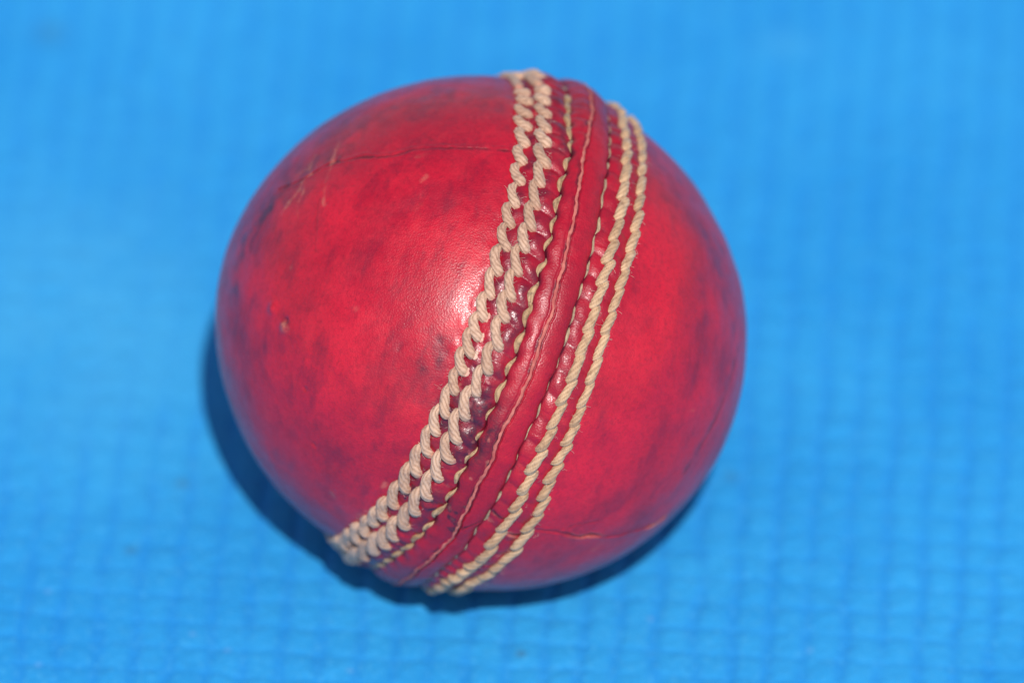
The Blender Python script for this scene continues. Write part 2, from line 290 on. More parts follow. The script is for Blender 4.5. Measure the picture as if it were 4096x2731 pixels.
def np_mesh(name, V, quads, smooth_shade=True, attrs=None, tris=None):
    me = bpy.data.meshes.new(name)
    nq = len(quads); nt = 0 if tris is None else len(tris)
    me.vertices.add(len(V))
    me.vertices.foreach_set('co', np.asarray(V, np.float32).ravel())
    loops = np.asarray(quads, np.int32).ravel()
    starts = np.arange(nq) * 4
    if nt:
        loops = np.concatenate([loops, np.asarray(tris, np.int32).ravel()])
        starts = np.concatenate([starts, nq * 4 + np.arange(nt) * 3])
    me.loops.add(len(loops))
    me.loops.foreach_set('vertex_index', loops.astype(np.int32))
    me.polygons.add(nq + nt)
    me.polygons.foreach_set('loop_start', starts.astype(np.int32))
    me.update(calc_edges=True)
    me.polygons.foreach_set('use_smooth', np.full(nq + nt, smooth_shade))
    for k, v in (attrs or {}).items():
        a = me.attributes.new(k, 'FLOAT', 'POINT')
        a.data.foreach_set('value', np.asarray(v, np.float32))
    me.validate()
    return me

# ---------------------------------------------------------------- materials
def new_mat(name):
    m = bpy.data.materials.new(name)
    m.use_nodes = True
    nt = m.node_tree
    bs = nt.nodes['Principled BSDF']
    return m, nt, bs

class NT:
    def __init__(self, nt):
        self.nt = nt; self.n = nt.nodes; self.l = nt.links
        self.tc = self.n.new('ShaderNodeTexCoord')
    def noise(self, scale, detail=3, rough=.55, vec=None, dist=0.0):
        x = self.n.new('ShaderNodeTexNoise')
        x.inputs['Scale'].default_value = scale; x.inputs['Detail'].default_value = detail
        x.inputs['Roughness'].default_value = rough; x.inputs['Distortion'].default_value = dist
        self.l.new(vec or self.tc.outputs['Object'], x.inputs['Vector'])
        return x.outputs['Fac']
    def voronoi(self, scale, vec=None, feature='F1'):
        x = self.n.new('ShaderNodeTexVoronoi'); x.feature = feature
        x.inputs['Scale'].default_value = scale
        self.l.new(vec or self.tc.outputs['Object'], x.inputs['Vector'])
        return x.outputs['Distance']
    def mapr(self, v, a, b, c=0.0, d=1.0):
        x = self.n.new('ShaderNodeMapRange'); x.interpolation_type = 'SMOOTHSTEP'
        for i, val in zip((1, 2, 3, 4), (a, b, c, d)):
            x.inputs[i].default_value = val
        self.l.new(v, x.inputs[0]); return x.outputs[0]
    def math(self, op, a, b=None):
        x = self.n.new('ShaderNodeMath'); x.operation = op
        for i, v in enumerate((a, b)):
            if v is None: continue
            if isinstance(v, (int, float)): x.inputs[i].default_value = v
            else: self.l.new(v, x.inputs[i])
        return x.outputs[0]
    def mix(self, fac, a, b):
        x = self.n.new('ShaderNodeMix'); x.data_type = 'RGBA'
        if isinstance(fac, (int, float)): x.inputs[0].default_value = fac
        else: self.l.new(fac, x.inputs[0])
        for i, v in ((6, a), (7, b)):
            if isinstance(v, tuple): x.inputs[i].default_value = v + (1.0,)
            else: self.l.new(v, x.inputs[i])
        return x.outputs[2]
    def attr(self, name):
        x = self.n.new('ShaderNodeAttribute'); x.attribute_name = name
        return x.outputs['Fac']
    def mapping(self, scale, rotz=0.0):
        x = self.n.new('ShaderNodeMapping')
        x.inputs['Scale'].default_value = scale; x.inputs['Rotation'].default_value = (0, 0, rotz)
        self.l.new(self.tc.outputs['Object'], x.inputs['Vector'])
        return x.outputs['Vector']
    def bump(self, h, dist, strength=1.0, normal=None):
        x = self.n.new('ShaderNodeBump')
        x.inputs['Strength'].default_value = strength; x.inputs['Distance'].default_value = dist
        self.l.new(h, x.inputs['Height'])
        if normal is not None: self.l.new(normal, x.inputs['Normal'])
        return x.outputs['Normal']

def leather(name, shine=0.0, deep=0.0):
    m, nt, bs = new_mat(name)
    k = NT(nt)
    red = k.mix(k.mapr(k.noise(75, 4, .6), .32, .68), (.36, .0042, .020), (.53, .0060, .024))
    red = k.mix(k.math('MULTIPLY', k.mapr(k.noise(170, 5, .65, dist=.6), .48, .74), .42), red, (.17, .005, .020))
    ma = k.n.new('ShaderNodeMapping'); ma.inputs['Rotation'].default_value = Matrix((Nv, e1, e2)).to_euler()
    k.l.new(k.tc.outputs['Object'], ma.inputs['Vector'])
    mb = k.n.new('ShaderNodeMapping'); mb.inputs['Scale'].default_value = (1.0, .8, .22)
    k.l.new(ma.outputs['Vector'], mb.inputs['Vector'])
    red = k.mix(k.math('MULTIPLY', k.mapr(k.noise(420, 4, .65, vec=mb.outputs['Vector']), .50, .72), .50), red, (.16, .005, .022))
    red = k.mix(k.math('MULTIPLY', k.mapr(k.noise(330, 4, .65, vec=mb.outputs['Vector'], dist=.3), .56, .76), .40), red, (.56, .018, .030))
    red = k.mix(k.math('MULTIPLY', k.mapr(k.noise(900, 4, .6), .50, .80), .35), red, (.21, .005, .018))
    red = k.mix(k.math('MULTIPLY', k.mapr(k.noise(420, 4, .6), .62, .80), .28), red, (.50, .022, .034))
    red = k.mix(k.math('MULTIPLY', k.mapr(k.noise(1500, 4, .7), .44, .70), .42), red, (.20, .003, .014))
    red = k.mix(k.math('MULTIPLY', k.mapr(k.noise(1900, 3, .7), .52, .74), .40), red, (.58, .012, .030))
    red = k.mix(k.math('MULTIPLY', k.mapr(k.voronoi(2700), .02, .30, 1.0, 0.0), .40), red, (.13, .003, .012))
    if deep:
        red = k.mix(deep, red, (.17, .0025, .014))
    red = k.mix(k.math('MULTIPLY', k.attr('stain'), k.mapr(k.noise(380, 5, .7, vec=mb.outputs['Vector']),   .34, .66, .15, 1.0)), red, (.125, .0045, .022))
    gr = k.attr('grime')
    gn = k.mapr(k.noise(650, 5, .7), .30, .66)
    gfac = k.math('MULTIPLY', gr, k.math('ADD', k.math('MULTIPLY', gn, .58), .42))
    red = k.mix(gfac, red, (.034, .008, .020))
    red = k.mix(k.attr('crack'), red, (.022, .009, .012))
    pal = k.math('MULTIPLY', k.attr('pale'), k.mapr(k.noise(1500, 3, .6), .25, .6))
    red = k.mix(pal, red, (.55, .17, .12))
    nt.links.new(red, bs.inputs['Base Color'])
    rough = k.mapr(k.noise(300, 4, .6), .3, .7, .34, .50)
    rough = k.math('ADD', rough, k.math('MULTIPLY', pal, .3))
    nt.links.new(rough, bs.inputs['Roughness'])
    bs.inputs['Specular IOR Level'].default_value = .42
    bs.inputs['Coat Weight'].default_value = .27 + shine
    bs.inputs['Coat Roughness'].default_value = .21
    n1 = k.bump(k.voronoi(3800), .00006, .62)
    n2 = k.bump(k.noise(6000, 3, .6), .00005, .5, n1)
    n3 = k.bump(k.noise(1300, 3, .6), .00004, .12, n2)
    nt.links.new(n3, bs.inputs['Normal'])
    nt.links.new(k.bump(k.voronoi(4200), .00005, .42), bs.inputs['Coat Normal'])
    return m
M_LEATHER = leather('red_leather')
M_SEAM = leather('seam_leather', -.04, .36)
M_LIP = leather('lip_leather', -.17, .34)

def raw_edge_mat():
    m, nt, bs = new_mat('raw_leather_edge')
    k = NT(nt)
    c = k.mix(k.mapr(k.noise(900, 4, .6), .3, .7), (.40, .075, .065), (.56, .17, .13))
    c = k.mix(k.math('MULTIPLY', k.attr('grime'), k.mapr(k.noise(1200, 4, .6), .35, .65)), c, (.06, .02, .03))
    nt.links.new(c, bs.inputs['Base Color'])
    bs.inputs['Roughness'].default_value = .8
    nt.links.new(k.bump(k.noise(4000, 4, .7), .0001, .8), bs.inputs['Normal'])
    return m
M_RAW = raw_edge_mat()

def thread_mat(name, c0, c1, dirt, dirtamt):
    m, nt, bs = new_mat(name)
    k = NT(nt)
    oi = k.n.new('ShaderNodeObjectInfo')
    c = k.mix(oi.outputs['Random'], c0, c1)
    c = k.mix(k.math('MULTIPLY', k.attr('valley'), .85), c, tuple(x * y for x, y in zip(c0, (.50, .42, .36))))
    c = k.mix(k.math('MULTIPLY', k.mapr(k.noise(1100, 4, .65), .45, .75), dirtamt), c, dirt)
    c = k.mix(k.math('MULTIPLY', k.attr('tip'), .55), c, (.62, .12, .10))
    nt.links.new(c, bs.inputs['Base Color'])
    bs.inputs['Roughness'].default_value = .62
    bs.inputs['Specular IOR Level'].default_value = .35
    bs.inputs['Sheen Weight'].default_value = .15
    nt.links.new(k.bump(k.noise(6500, 3, .65), .00010, .8), bs.inputs['Normal'])
    return m
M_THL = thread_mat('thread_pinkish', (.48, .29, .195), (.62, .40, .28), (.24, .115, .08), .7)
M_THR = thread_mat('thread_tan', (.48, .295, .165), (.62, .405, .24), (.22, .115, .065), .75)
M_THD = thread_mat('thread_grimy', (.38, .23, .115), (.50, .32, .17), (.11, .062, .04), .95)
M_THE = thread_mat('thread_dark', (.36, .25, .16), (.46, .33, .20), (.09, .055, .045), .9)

def fuzz_mat():
    m, nt, bs = new_mat('loose_fibre')
    bs.inputs['Base Color'].default_value = (.62, .46, .36, 1)
    bs.inputs['Roughness'].default_value = .7
    return m
M_FUZZ = fuzz_mat()

def flap_mat():
    m, nt, bs = new_mat('torn_flap')
    k = NT(nt)
    c = k.mix(k.mapr(k.noise(900, 4, .6), .35, .65), (.58, .30, .23), (.66, .44, .33))
    nt.links.new(c, bs.inputs['Base Color']); bs.inputs['Roughness'].default_value = .75
    nt.links.new(k.bump(k.noise(4000, 4, .7), .0001, .8), bs.inputs['Normal'])
    return m
M_FLAP = flap_mat()

def mat_mat():
    m, nt, bs = new_mat('blue_foam')
    k = NT(nt)
    c = k.mix(k.mapr(k.noise(22, 5, .65), .34, .66), (.0135, .236, .565), (.0225, .280, .610))
    c = k.mix(k.math('MULTIPLY', k.mapr(k.noise(220, 4, .65), .48, .72), .35), c, (.016, .215, .50))
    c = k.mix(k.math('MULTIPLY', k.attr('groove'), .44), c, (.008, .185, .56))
    streak = k.noise(1500, 4, .65, vec=k.mapping((1.0, .42, 1.0), math.radians(32)))
    c = k.mix(k.math('MULTIPLY', k.mapr(streak, .50, .72), .50), c, (.055, .34, .64))
    c = k.mix(k.math('MULTIPLY', k.attr('worn'), k.mapr(k.noise(60, 4, .6), .3, .6, .3, .7)), c, (.06, .335, .60))
    c = k.mix(k.attr('speck'), c, (.04, .12, .20))
    c = k.mix(k.math('MULTIPLY', k.attr('lint'), .28), c, (.35, .42, .60))
    nt.links.new(c, bs.inputs['Base Color'])
    bs.inputs['Roughness'].default_value = .72
    bs.inputs['Specular IOR Level'].default_value = .25
    n = k.bump(streak, .0003, .5)
    n = k.bump(k.noise(2600, 3, .6), .0001, .5, n)
    nt.links.new(n, bs.inputs['Normal'])
    return m
M_MAT = mat_mat()

# ---------------------------------------------------------------- the ball
ball = bpy.data.objects.new('cricket_ball', None)
COL.objects.link(ball)
ball['label'] = 'worn red leather cricket ball with raised split seam and tan stitching on blue mat'
ball['category'] = 'cricket ball'

phis = np.concatenate([np.arange(-112, 112.01, .3), np.arange(113.5, 247.9, 1.45)])   # once round
NP = len(phis)
phw = (phis + 180) % 360 - 180

def shell(parts):
    """parts: list of (t rows from boundary fn a to boundary fn b); returns lam grid"""
    rows = []
    for fa, fb, n, last in parts:
        t = np.linspace(0, 1, n + 1)
        if not last: t = t[:-1]
        A = fa(phw); B = fb(phw)
        for tt in t: rows.append(A + (B - A) * tt)
    return np.array(rows)

def const(v): return lambda x: np.full(np.shape(x), float(v))
CR = DATA['cracks']; PL = DATA['pale']

def build_leather(lam):
    """lam: rows x NP.  -> verts, attrs"""
    ph = np.broadcast_to(phw, lam.shape)
    d = dirs(ph, lam)
    h = height(ph, lam, d)
    df = d.reshape(-1, 3)
    P = df * R
    n = len(df)
    jit = w_tiny(P); sm = w_small(P); md = w_mid(P)
    crack = np.zeros(n); pale = np.zeros(n); grime = np.zeros(n); dh = np.zeros(n)
    wid = dict(left_crack=(.16, .72, .14), right_crack=(.25, 1.0, .50), right_branch=(.14, .7, .12), right_fold=(.36, .6, .06),
               left_hair=(.15, .35, .03), left_hair2=(.13, .55, .06), lip_crack=(.12, .8, .18), lip_step=(.2, .8, .3), slot=(.28, 1.0, .4), hair3=(.1, .5, .06))
    for kname, line in CR.items():
        w, a, dep = wid[kname]
        dist = polydist(df, line) * 1e3
        dist = np.abs(dist + .05 * jit + .06 * sm * (dist < 1))
        g = np.exp(-(dist / w) ** 2)
        vary = np.clip(.72 + .38 * md, .25, 1)
        crack = np.maximum(crack, a * g * vary)
        dh -= dep * 1e-3 * g * vary
        if kname in ('left_crack', 'right_crack'):
            dh += .05e-3 * np.exp(-((dist - .45) / .25) ** 2)
            grime = np.maximum(grime, .28 * np.exp(-(dist / 1.3) ** 2) * np.clip(.5 + .6 * sm, 0, 1))
            pale = np.maximum(pale, .95 * np.exp(-((dist - .42) / .17) ** 2) * np.clip(.35 + .6 * md, 0, 1) * (kname == 'right_crack'))
    pw = dict(p1=(.17, .62), p2=(.21, .78), p3=(.16, .65), p4=(.16, .6), p5=(.16, .5), p6=(.30, .45), p7=(.22, .35), p8=(.30, .55), p9=(.46, 1.0), p10=(.25, .45), p11=(.30, .4),
              p12=(.14, .6), p13=(.13, .8), p14=(.12, .35), p15=(.3, .5), p16=(.35, .5), p17=(.25, .5))
    for kname, line in PL.items():
        w, a = pw[kname]
        dist = polydist(df, line) * 1e3
        dist = np.abs(dist + .07 * jit + .11 * sm * (dist < 1))
        pale = np.maximum(pale, a * np.exp(-(dist / w) ** 2) * np.clip(.7 + .45 * md, .1, 1))
    for kname, w, a in (('dark1', 1.3, 1.0), ('dark2', .7, 1.0), ('abr', .9, .65), ('dent', .28, .5), ('spot1', .28, .9), ('spot2', .3, .8), ('nickgrey', .40, .65), ('nickrim', .38, .9), ('dkA', 1.5, .7), ('dirtmark', 1.3, .75), ('scuff', 2.8, .62)):  # the list includes a darker band along the ball's left edge
        dist = blobdist(df, B_[kname]) * 1e3
        dist = np.abs(dist + .35 * w * sm)
        grime = np.maximum(grime, a * np.exp(-(dist / w) ** 2) * np.clip(.75 + .45 * md, 0, 1))
    stain = np.zeros(n)
    for q, w, a in DATA['stains']:
        dist = np.linalg.norm((df - np.array(q)) - ((df - np.array(q)) @ e2)[:, None] * .45 * e2, axis=1) * R * 1e3
        dist = np.abs(dist + .55 * w * md + .30 * w * sm)
        a = min(1.25 * a, .95) * (.5 if w < 2.3 else 1.0)
        stain = np.maximum(stain, a * np.exp(-(dist / w) ** 2))
    # grime that lives in the seam: grooves, holes, the scuffed lower lip
    lf = lam.reshape(-1); pf_ = ph.reshape(-1)
    a_, b_, c_, d_, e_, f_, g_ = (fn(pf_) for fn in (LA, LB, LC, LD, LE, LF, LG))
    grv = np.exp(-((lf - c_) / .55) ** 2) * .9 + np.exp(-((lf - e_) / .38) ** 2) * .95
    pbt = PB(pf_); tbc = np.clip((lf - b_) / (c_ - b_), 0, 1)
    hole = (1 - pillow(pbt - .30 * tbc + .02, 9)) * ((lf > b_) & (lf < c_)) * .55
    tab = np.clip((lf - a_) / (b_ - a_), 0, 1)
    hole = np.maximum(hole, (1 - pillow(pbt + .10 - .25 * tab, 8)) * ((lf > a_) & (lf < b_)) * .5)
    tef = np.clip((lf - e_) / (f_ - e_), 0, 1)
    hole = np.maximum(hole, (1 - pillow(PF(pf_) + .25 * (1 - tef), 9)) * ((lf > e_) & (lf < f_)) * .4)
    scuff = smooth(8, 13, pf_) * smooth(48, 34, pf_)
    spk = smooth(1.05, 1.6, .8 * jit + .6 * md) * smooth(4, 10, pf_) * smooth(56, 44, pf_) * ((lf > a_ + .5) & (lf < d_ - .2))
    lip = scuff * smooth(-.2, .8, lf - c_) * smooth(.1, -.5, lf - d_) * np.clip(.85 + .35 * md, .3, 1) * .95
    strip = scuff * smooth(.2, 1.2, lf - a_) * smooth(.3, -.3, lf - c_) * np.clip(.70 + .45 * md, 0, 1) * .92
    streak = np.exp(-((lf - d_ + .62) / .32) ** 2) * np.clip(.45 + .5 * sm, 0, 1) * (.7 + .5 * scuff) + np.exp(-((lf - d_ - .62) / .18) ** 2) * np.clip(.55 + .4 * sm, 0, 1)
    band = smooth(0, .8, lf - a_) * smooth(0, -.8, lf - c_) * np.clip(.38 + .24 * sm, 0, .75)
    grime = np.clip(np.maximum.reduce([grime, grv, hole, lip, strip, spk, streak * .9, band]), 0, 1)
    seamgap = np.exp(-((lf - d_ - .50 - .06 * sm) / .13) ** 2) * smooth(-2, 12, pf_) * np.clip(.55 + .5 * md, 0, 1) + np.exp(-((lf - d_ + .46 - .06 * sm) / .11) ** 2) * np.clip(.35 + .5 * sm, 0, .9)
    crack = np.maximum(crack, np.clip(seamgap, 0, 1))
    dh -= .16e-3 * np.clip(seamgap, 0, 1)
    pale = np.maximum(pale, scuff * ((lf > a_) & (lf < d_ - .4)) * smooth(1.5, 2.3, jit) * .40)
    seamtiny = ((lf > a_) & (lf < c_))
    dh += 1e-3 * .02 * jit * seamtiny * (1 + 1.2 * scuff)
    r = (rbase(d) + h).reshape(-1) + dh
    return df * r[:, None], dict(stain=stain, crack=np.clip(crack, 0, 1), pale=np.clip(pale, 0, 1), grime=grime)

def quads_for(nr, c0=0, c1=None):
    """quads of an nr x NP grid; columns c0..c1 (wrapping)"""
    cols = np.arange(NP) if c1 is None else np.arange(c0, c1)
    i = np.arange(nr - 1)[:, None] * NP
    a = i + cols[None, :] % NP
    b = i + (cols[None, :] + 1) % NP
    return np.stack([a, b, b + NP, a + NP], -1).reshape(-1, 4)

def compact(V, Q, attrs):
    used = np.unique(Q)
    remap = np.full(len(V), -1); remap[used] = np.arange(len(used))
    return V[used], remap[Q], {k: v[used] for k, v in attrs.items()}

lower = lambda f, off, vary=0: (lambda x: f(x) + off * (1 + vary * (.18 * np.sin(x * .9) + .16 * np.sin(x * 2.3 + 2) + .1 * np.sin(x * 4.1))))
SHELLS = dict(
    left=shell([(const(-89.7), lower(LA, -9), 215, False), (lower(LA, -9), LA, 32, True)]),
    bandl=shell([(LA, LB, 30, False), (LB, LC, 38, True)]),
    lipl=shell([(LC, lower(LD, -W_RAW, 1), 34, True)]),
    raw=shell([(lower(LD, -W_RAW, 1), lower(LD, W_RAW, 1), 10, True)]),
    lipr=shell([(lower(LD, W_RAW, 1), LE, 34, True)]),
    bandr=shell([(LE, LF, 26, False), (LF, LG, 26, True)]),
    right=shell([(LG, lower(LG, 9), 28, False), (lower(LG, 9), const(89.7), 170, True)]))
BUILT = {k: build_leather(v) for k, v in SHELLS.items()}
zmin = min(v[0][:, 2].min() for v in BUILT.values())
BALL_Z = float(-zmin) - .0002
ball.location = (0, 0, BALL_Z)
cam.matrix_world = Matrix.Translation(Vector(CAM_REL) + Vector((0, 0, BALL_Z))) @ rot.to_4x4()

def crack_phi(line):
    q = np.array(line).mean(0)
    return math.degrees(math.atan2(q @ e2, q @ e1))

def add_piece(key, name, mat, cols=None, **props):
    V, at = BUILT[key]
    nr = SHELLS[key].shape[0]
    Q = quads_for(nr) if cols is None else quads_for(nr, *cols)
    if key in ('lipl', 'lipr', 'left', 'right', 'raw', 'bandl', 'bandr'):
        p = V[Q[0]]
        if np.cross(p[1] - p[0], p[2] - p[0]) @ p[0] < 0: Q = Q[:, ::-1]
    V2, Q2, at2 = compact(V, Q, at)
    return link(name, np_mesh(name, V2, Q2, True, at2), mat, ball, **props)

def col_at(phi):
    return int(np.argmin(np.abs((phw - phi + 180) % 360 - 180)))
# each half of the cover is two quarter panels butted along a cracked quarter seam
cl = col_at(-math.degrees(1) * 0 + math.degrees(math.atan2(np.array(CR['left_crack'][1]) @ e2, np.array(CR['left_crack'][1]) @ e1)))
cl2 = col_at(phw[cl] + 180)
if cl2 < cl: cl2 += NP
add_piece('left', 'leather_panel', M_LEATHER, (cl, cl2), label='larger left leather panel with dents and dark scuffs')
add_piece('left', 'leather_panel', M_LEATHER, (cl2, cl + NP), label='upper left leather panel with pale branching scratches')
cr = col_at(math.degrees(math.atan2(np.array(CR['right_crack'][4]) @ e2, np.array(CR['right_crack'][4]) @ e1)))
cr2 = col_at(phw[cr] + 180)
if cr2 < cr: cr2 += NP
add_piece('right', 'leather_panel', M_LEATHER, (cr2 - NP, cr) if cr2 >= NP else (cr2, cr + NP), label='smooth right leather panel')
add_piece('right', 'leather_panel', M_LEATHER, (cr, cr2), label='lower right leather panel below an open crack')
add_piece('bandl', 'stitched_band', M_SEAM, label='lumpy left stitched band with dark scuffed patch')
add_piece('bandr', 'stitched_band', M_SEAM, label='right stitched band between its two thread rows')
add_piece('lipl', 'seam_lip', M_LIP, label='left seam lip, scuffed dark on its lower half')
add_piece('lipr', 'seam_lip', M_LIP, label='clean right seam lip')
add_piece('raw', 'raw_edge', M_RAW, label='pinkish raw leather edge along the seam')

# ---------------------------------------------------------------- stitches
def tube(path, up, rad, flat=.88, plies=6, twist=1.0, depth=.13, hand=1, seg=30, ph0=0.0):
    """a twisted-thread tube along path; returns verts, quads, attr dict"""
    n = len(path)
    T = np.gradient(path, axis=0); T /= np.linalg.norm(T, axis=1)[:, None]
    B = np.cross(T, up); B /= np.linalg.norm(B, axis=1)[:, None]
    U = np.cross(B, T)
    s = np.concatenate([[0], np.cumsum(np.linalg.norm(np.diff(path, axis=0), axis=1))])
    th = np.linspace(0, 2 * math.pi, seg, endpoint=False)
    V = []; val = []; tip = []
    for i in range(n):
        ang = plies * (th - hand * twist * s[i] / .00066) + ph0 + .9 * np.sin(th * 2 + ph0 * 3 + s[i] * 1500) + .5 * np.sin(th * 3 + s[i] * 2600)
        c = np.abs(np.cos(ang / 2))                 # lobes meeting in sharp valleys
        rr = rad[i] * (1 - depth * (1 - c) ** 1.5 * 2.0)
        rr = rr * (1 + .035 * np.cos(2 * (th - hand * 1.2 * twist * s[i] / .00066) + ph0 * 2))
        V.append(path[i] + np.outer(np.cos(th) * rr, B[i]) + np.outer(np.sin(th) * rr * flat, U[i]))
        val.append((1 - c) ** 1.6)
        tip.append(np.full(seg, 0.0))
    V = np.concatenate(V)
    i = np.arange(n - 1)[:, None] * seg; j = np.arange(seg)[None, :]
    Q = np.stack([i + j, i + (j + 1) % seg, i + seg + (j + 1) % seg, i + seg + j], -1).reshape(-1, 4)
    cap0 = len(V); V = np.concatenate([V, path[:1], path[-1:]])
    tr = [(cap0, (k + 1) % seg, k) for k in range(seg)] + [(cap0 + 1, (n - 1) * seg + k, (n - 1) * seg + (k + 1) % seg) for k in range(seg)]
    return V, Q, np.array(tr), np.concatenate(val + [[0, 0]]), s

def catmull(P, n):
    P = np.array(P, float)
    Pe = np.vstack([2 * P[0] - P[1], P, 2 * P[-1] - P[-2]])
    out = []
    seglen = np.linalg.norm(np.diff(P, axis=0), axis=1)
    u = np.concatenate([[0], np.cumsum(seglen)]); u /= u[-1]
    for x in np.linspace(0, 1, n):
        k = min(np.searchsorted(u, x, 'right') - 1, len(P) - 2)
        t = (x - u[k]) / max(u[k + 1] - u[k], 1e-9)
        p0, p1, p2, p3 = Pe[k:k + 4]
        out.append(.5 * (2 * p1 + (p2 - p0) * t + (2 * p0 - 5 * p1 + 4 * p2 - p3) * t * t + (3 * p1 - p0 - 3 * p2 + p3) * t ** 3))
    return np.array(out)

def stitch_geo(n, s, g):
    r0 = {'A': .00067, 'B': .00068, 'F': .00067, 'G': .00063}[n] * g.uniform(.94, 1.06)
    ps, ls, pe, le = s
    r0 *= 1 + .12 * float(smooth(20, 45, pe)) * (n in 'AB')
    jp, jl = g.normal(0, .12, 2)
    ps += jp; ls += jl
    hk = float(smooth(12, 30, pe)) * g.uniform(.2, 1.1)
    if n in 'AB':
        ctrl = [(ps - .95, ls + 1.15, -.60), (ps - .30, ls + .62, .02), (ps + .20 * (pe - ps), ls + .10 * (le - ls), .40), (ps + .5 * (pe - ps), ls + .30 * (le - ls), .56),
                (ps + .78 * (pe - ps), ls + .62 * (le - ls), .55), (pe - .55, ls + .84 * (le - ls), .48), (pe - .05, le + .12 + .55 * hk, .12), (pe + .15, le + .55 + .95 * hk, -.9 + .3 * hk)]
        prof = [.74, .88, .98, 1.0, 1.05, 1.10, 1.06, .85]; hand, tw = 1, .62
    else:
        ctrl = [(ps - .45, ls + .5, -.7), (ps - .05, ls + .15, .12), (ps + .25 * (pe - ps), ls + .25 * (le - ls), .42), (ps + .5 * (pe - ps), ls + .5 * (le - ls), .55),
                (ps + .78 * (pe - ps), ls + .76 * (le - ls), .52), (pe - .1, le + .02, .30), (pe + .45, le - .25, -.25), (pe + .6, le - .25, -.9)]
        prof = [.75, .92, 1.0, 1.0, 1.06, 1.06, .85, .6]; hand, tw = -1, .66
    c = np.array(ctrl)
    # sit on a locally smoothed leather surface so that threads do not wobble over every grain
    d = dirs(c[:, 0], c[:, 1])
    base = rbase(d) + np.array([np.mean(height(np.array([p, p - .7, p + .7]), np.array([l, l, l]))) for p, l in c[:, :2]])
    pts = d * (base + c[:, 2] * r0)[:, None]
    path = catmull(pts, 20)
    rad = np.interp(np.linspace(0, 1, 20), np.linspace(0, 1, len(prof)), prof) * r0
    up = path / np.linalg.norm(path, axis=1)[:, None]
    V, Q, Tq, val, ss = tube(path, up, rad, twist=tw, hand=hand, ph0=g.uniform(0, 6.28), depth=.12)
    tip = np.concatenate([np.repeat(smooth(.84, 1.0, np.linspace(0, 1, 20)), 30), [0, 1]]) * (1.0 if n in 'AB' else .25)
    return V, Q, Tq, dict(valley=val, tip=tip)

def lens_geo(n, ph0, ph1, g):
    fn = LC if n == 'C' else LE
    m = 12
    p = np.linspace(ph0, ph1, m)
    off = np.linspace(.30, -.42, m) if n == 'C' else np.linspace(.25, -.30, m)
    lam = fn(p) + off - (.10 if n == 'C' else -.12)
    mid = (ph0 + ph1) / 2
    worn = smooth(8, 16, mid) * smooth(46, 36, mid)
    r0 = (.00052 * (1 - .35 * worn) if n == 'C' else .00026 + .00016 * smooth(48, 58, mid)) * g.uniform(.75, 1.2)
    t = np.linspace(0, 1, m)
    sk = g.uniform(.8, 1.3)
    rad = r0 * (.38 + .62 * np.sin(math.pi * t ** sk) ** 1.3)
    lam = lam + g.normal(0, .10) + g.normal(0, .12) * np.sin(2 * math.pi * t)
    d = dirs(p, lam)
    lift = (.00026 if n == 'C' else .00004) + .25 * rad
    hh = .00010 if n == 'C' else -.00004
    path = d * (rbase(d) + hh + lift - .00025 * (np.abs(t - .5) * 2) ** 4)[:, None]
    up = path / np.linalg.norm(path, axis=1)[:, None]
    V, Q, Tq, val, ss = tube(path, up, rad, flat=.8, twist=.4, hand=1, seg=16, plies=4, ph0=g.uniform(0, 6), depth=.10)
    return V, Q, Tq, dict(valley=val, tip=np.zeros(len(V)))

def join_geo(G):
    V = []; Q = []; Tq = []; at = {'valley': [], 'tip': []}; k = 0
    for v, q, t, a in G:
        V.append(v); Q.append(q + k); Tq.append(t + k); k += len(v)
        for kk in at: at[kk].append(a[kk])
    return np.concatenate(V), np.concatenate(Q), np.concatenate(Tq), {kk: np.concatenate(v) for kk, v in at.items()}

ROWINFO = {'A': ('outermost left row of tan stitches', M_THL), 'B': ('inner left row of tan stitches', M_THL), 'F': ('inner right row of tan stitches', M_THR), 'G': ('outermost right row of tan stitches', M_THR),
           'C': ('grimy thread in the groove left of the lip', M_THD), 'E': ('thin dark thread in the groove right of the lip', M_THE)}
fuzz_seeds = []
for n in 'ABCEFG':
    g = np.random.default_rng(ord(n))
    if n in 'ABFG':
        front, back = ROWS[n]
        fg = [stitch_geo(n, s, g) for s in front]
        bgm = [stitch_geo(n, s, g) for s in back]
        for s in front:
            fuzz_seeds += [(n, s)] * (1 if n in 'FG' else 2)
    else:
        ref = ROWS['B' if n == 'C' else 'F']
        mids_f = [(s[0] + s[2]) / 2 for s in ref[0]]; mids_b = [(s[0] + s[2]) / 2 for s in ref[1]]
        fg = [lens_geo(n, m - 2.6 + g.normal(0, .3), m + 3.0 + g.normal(0, .3), g) for m in mids_f]
        bgm = [lens_geo(n, m - 2.6 + g.normal(0, .3), m + 3.0 + g.normal(0, .3), g) for m in mids_b]
    V, Q, T3, at = join_geo(bgm)
    lab, mt = ROWINFO[n]
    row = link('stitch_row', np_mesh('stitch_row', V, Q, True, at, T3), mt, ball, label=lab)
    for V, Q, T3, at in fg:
        link('stitch', np_mesh('stitch', V, Q, True, at, T3), mt, row)

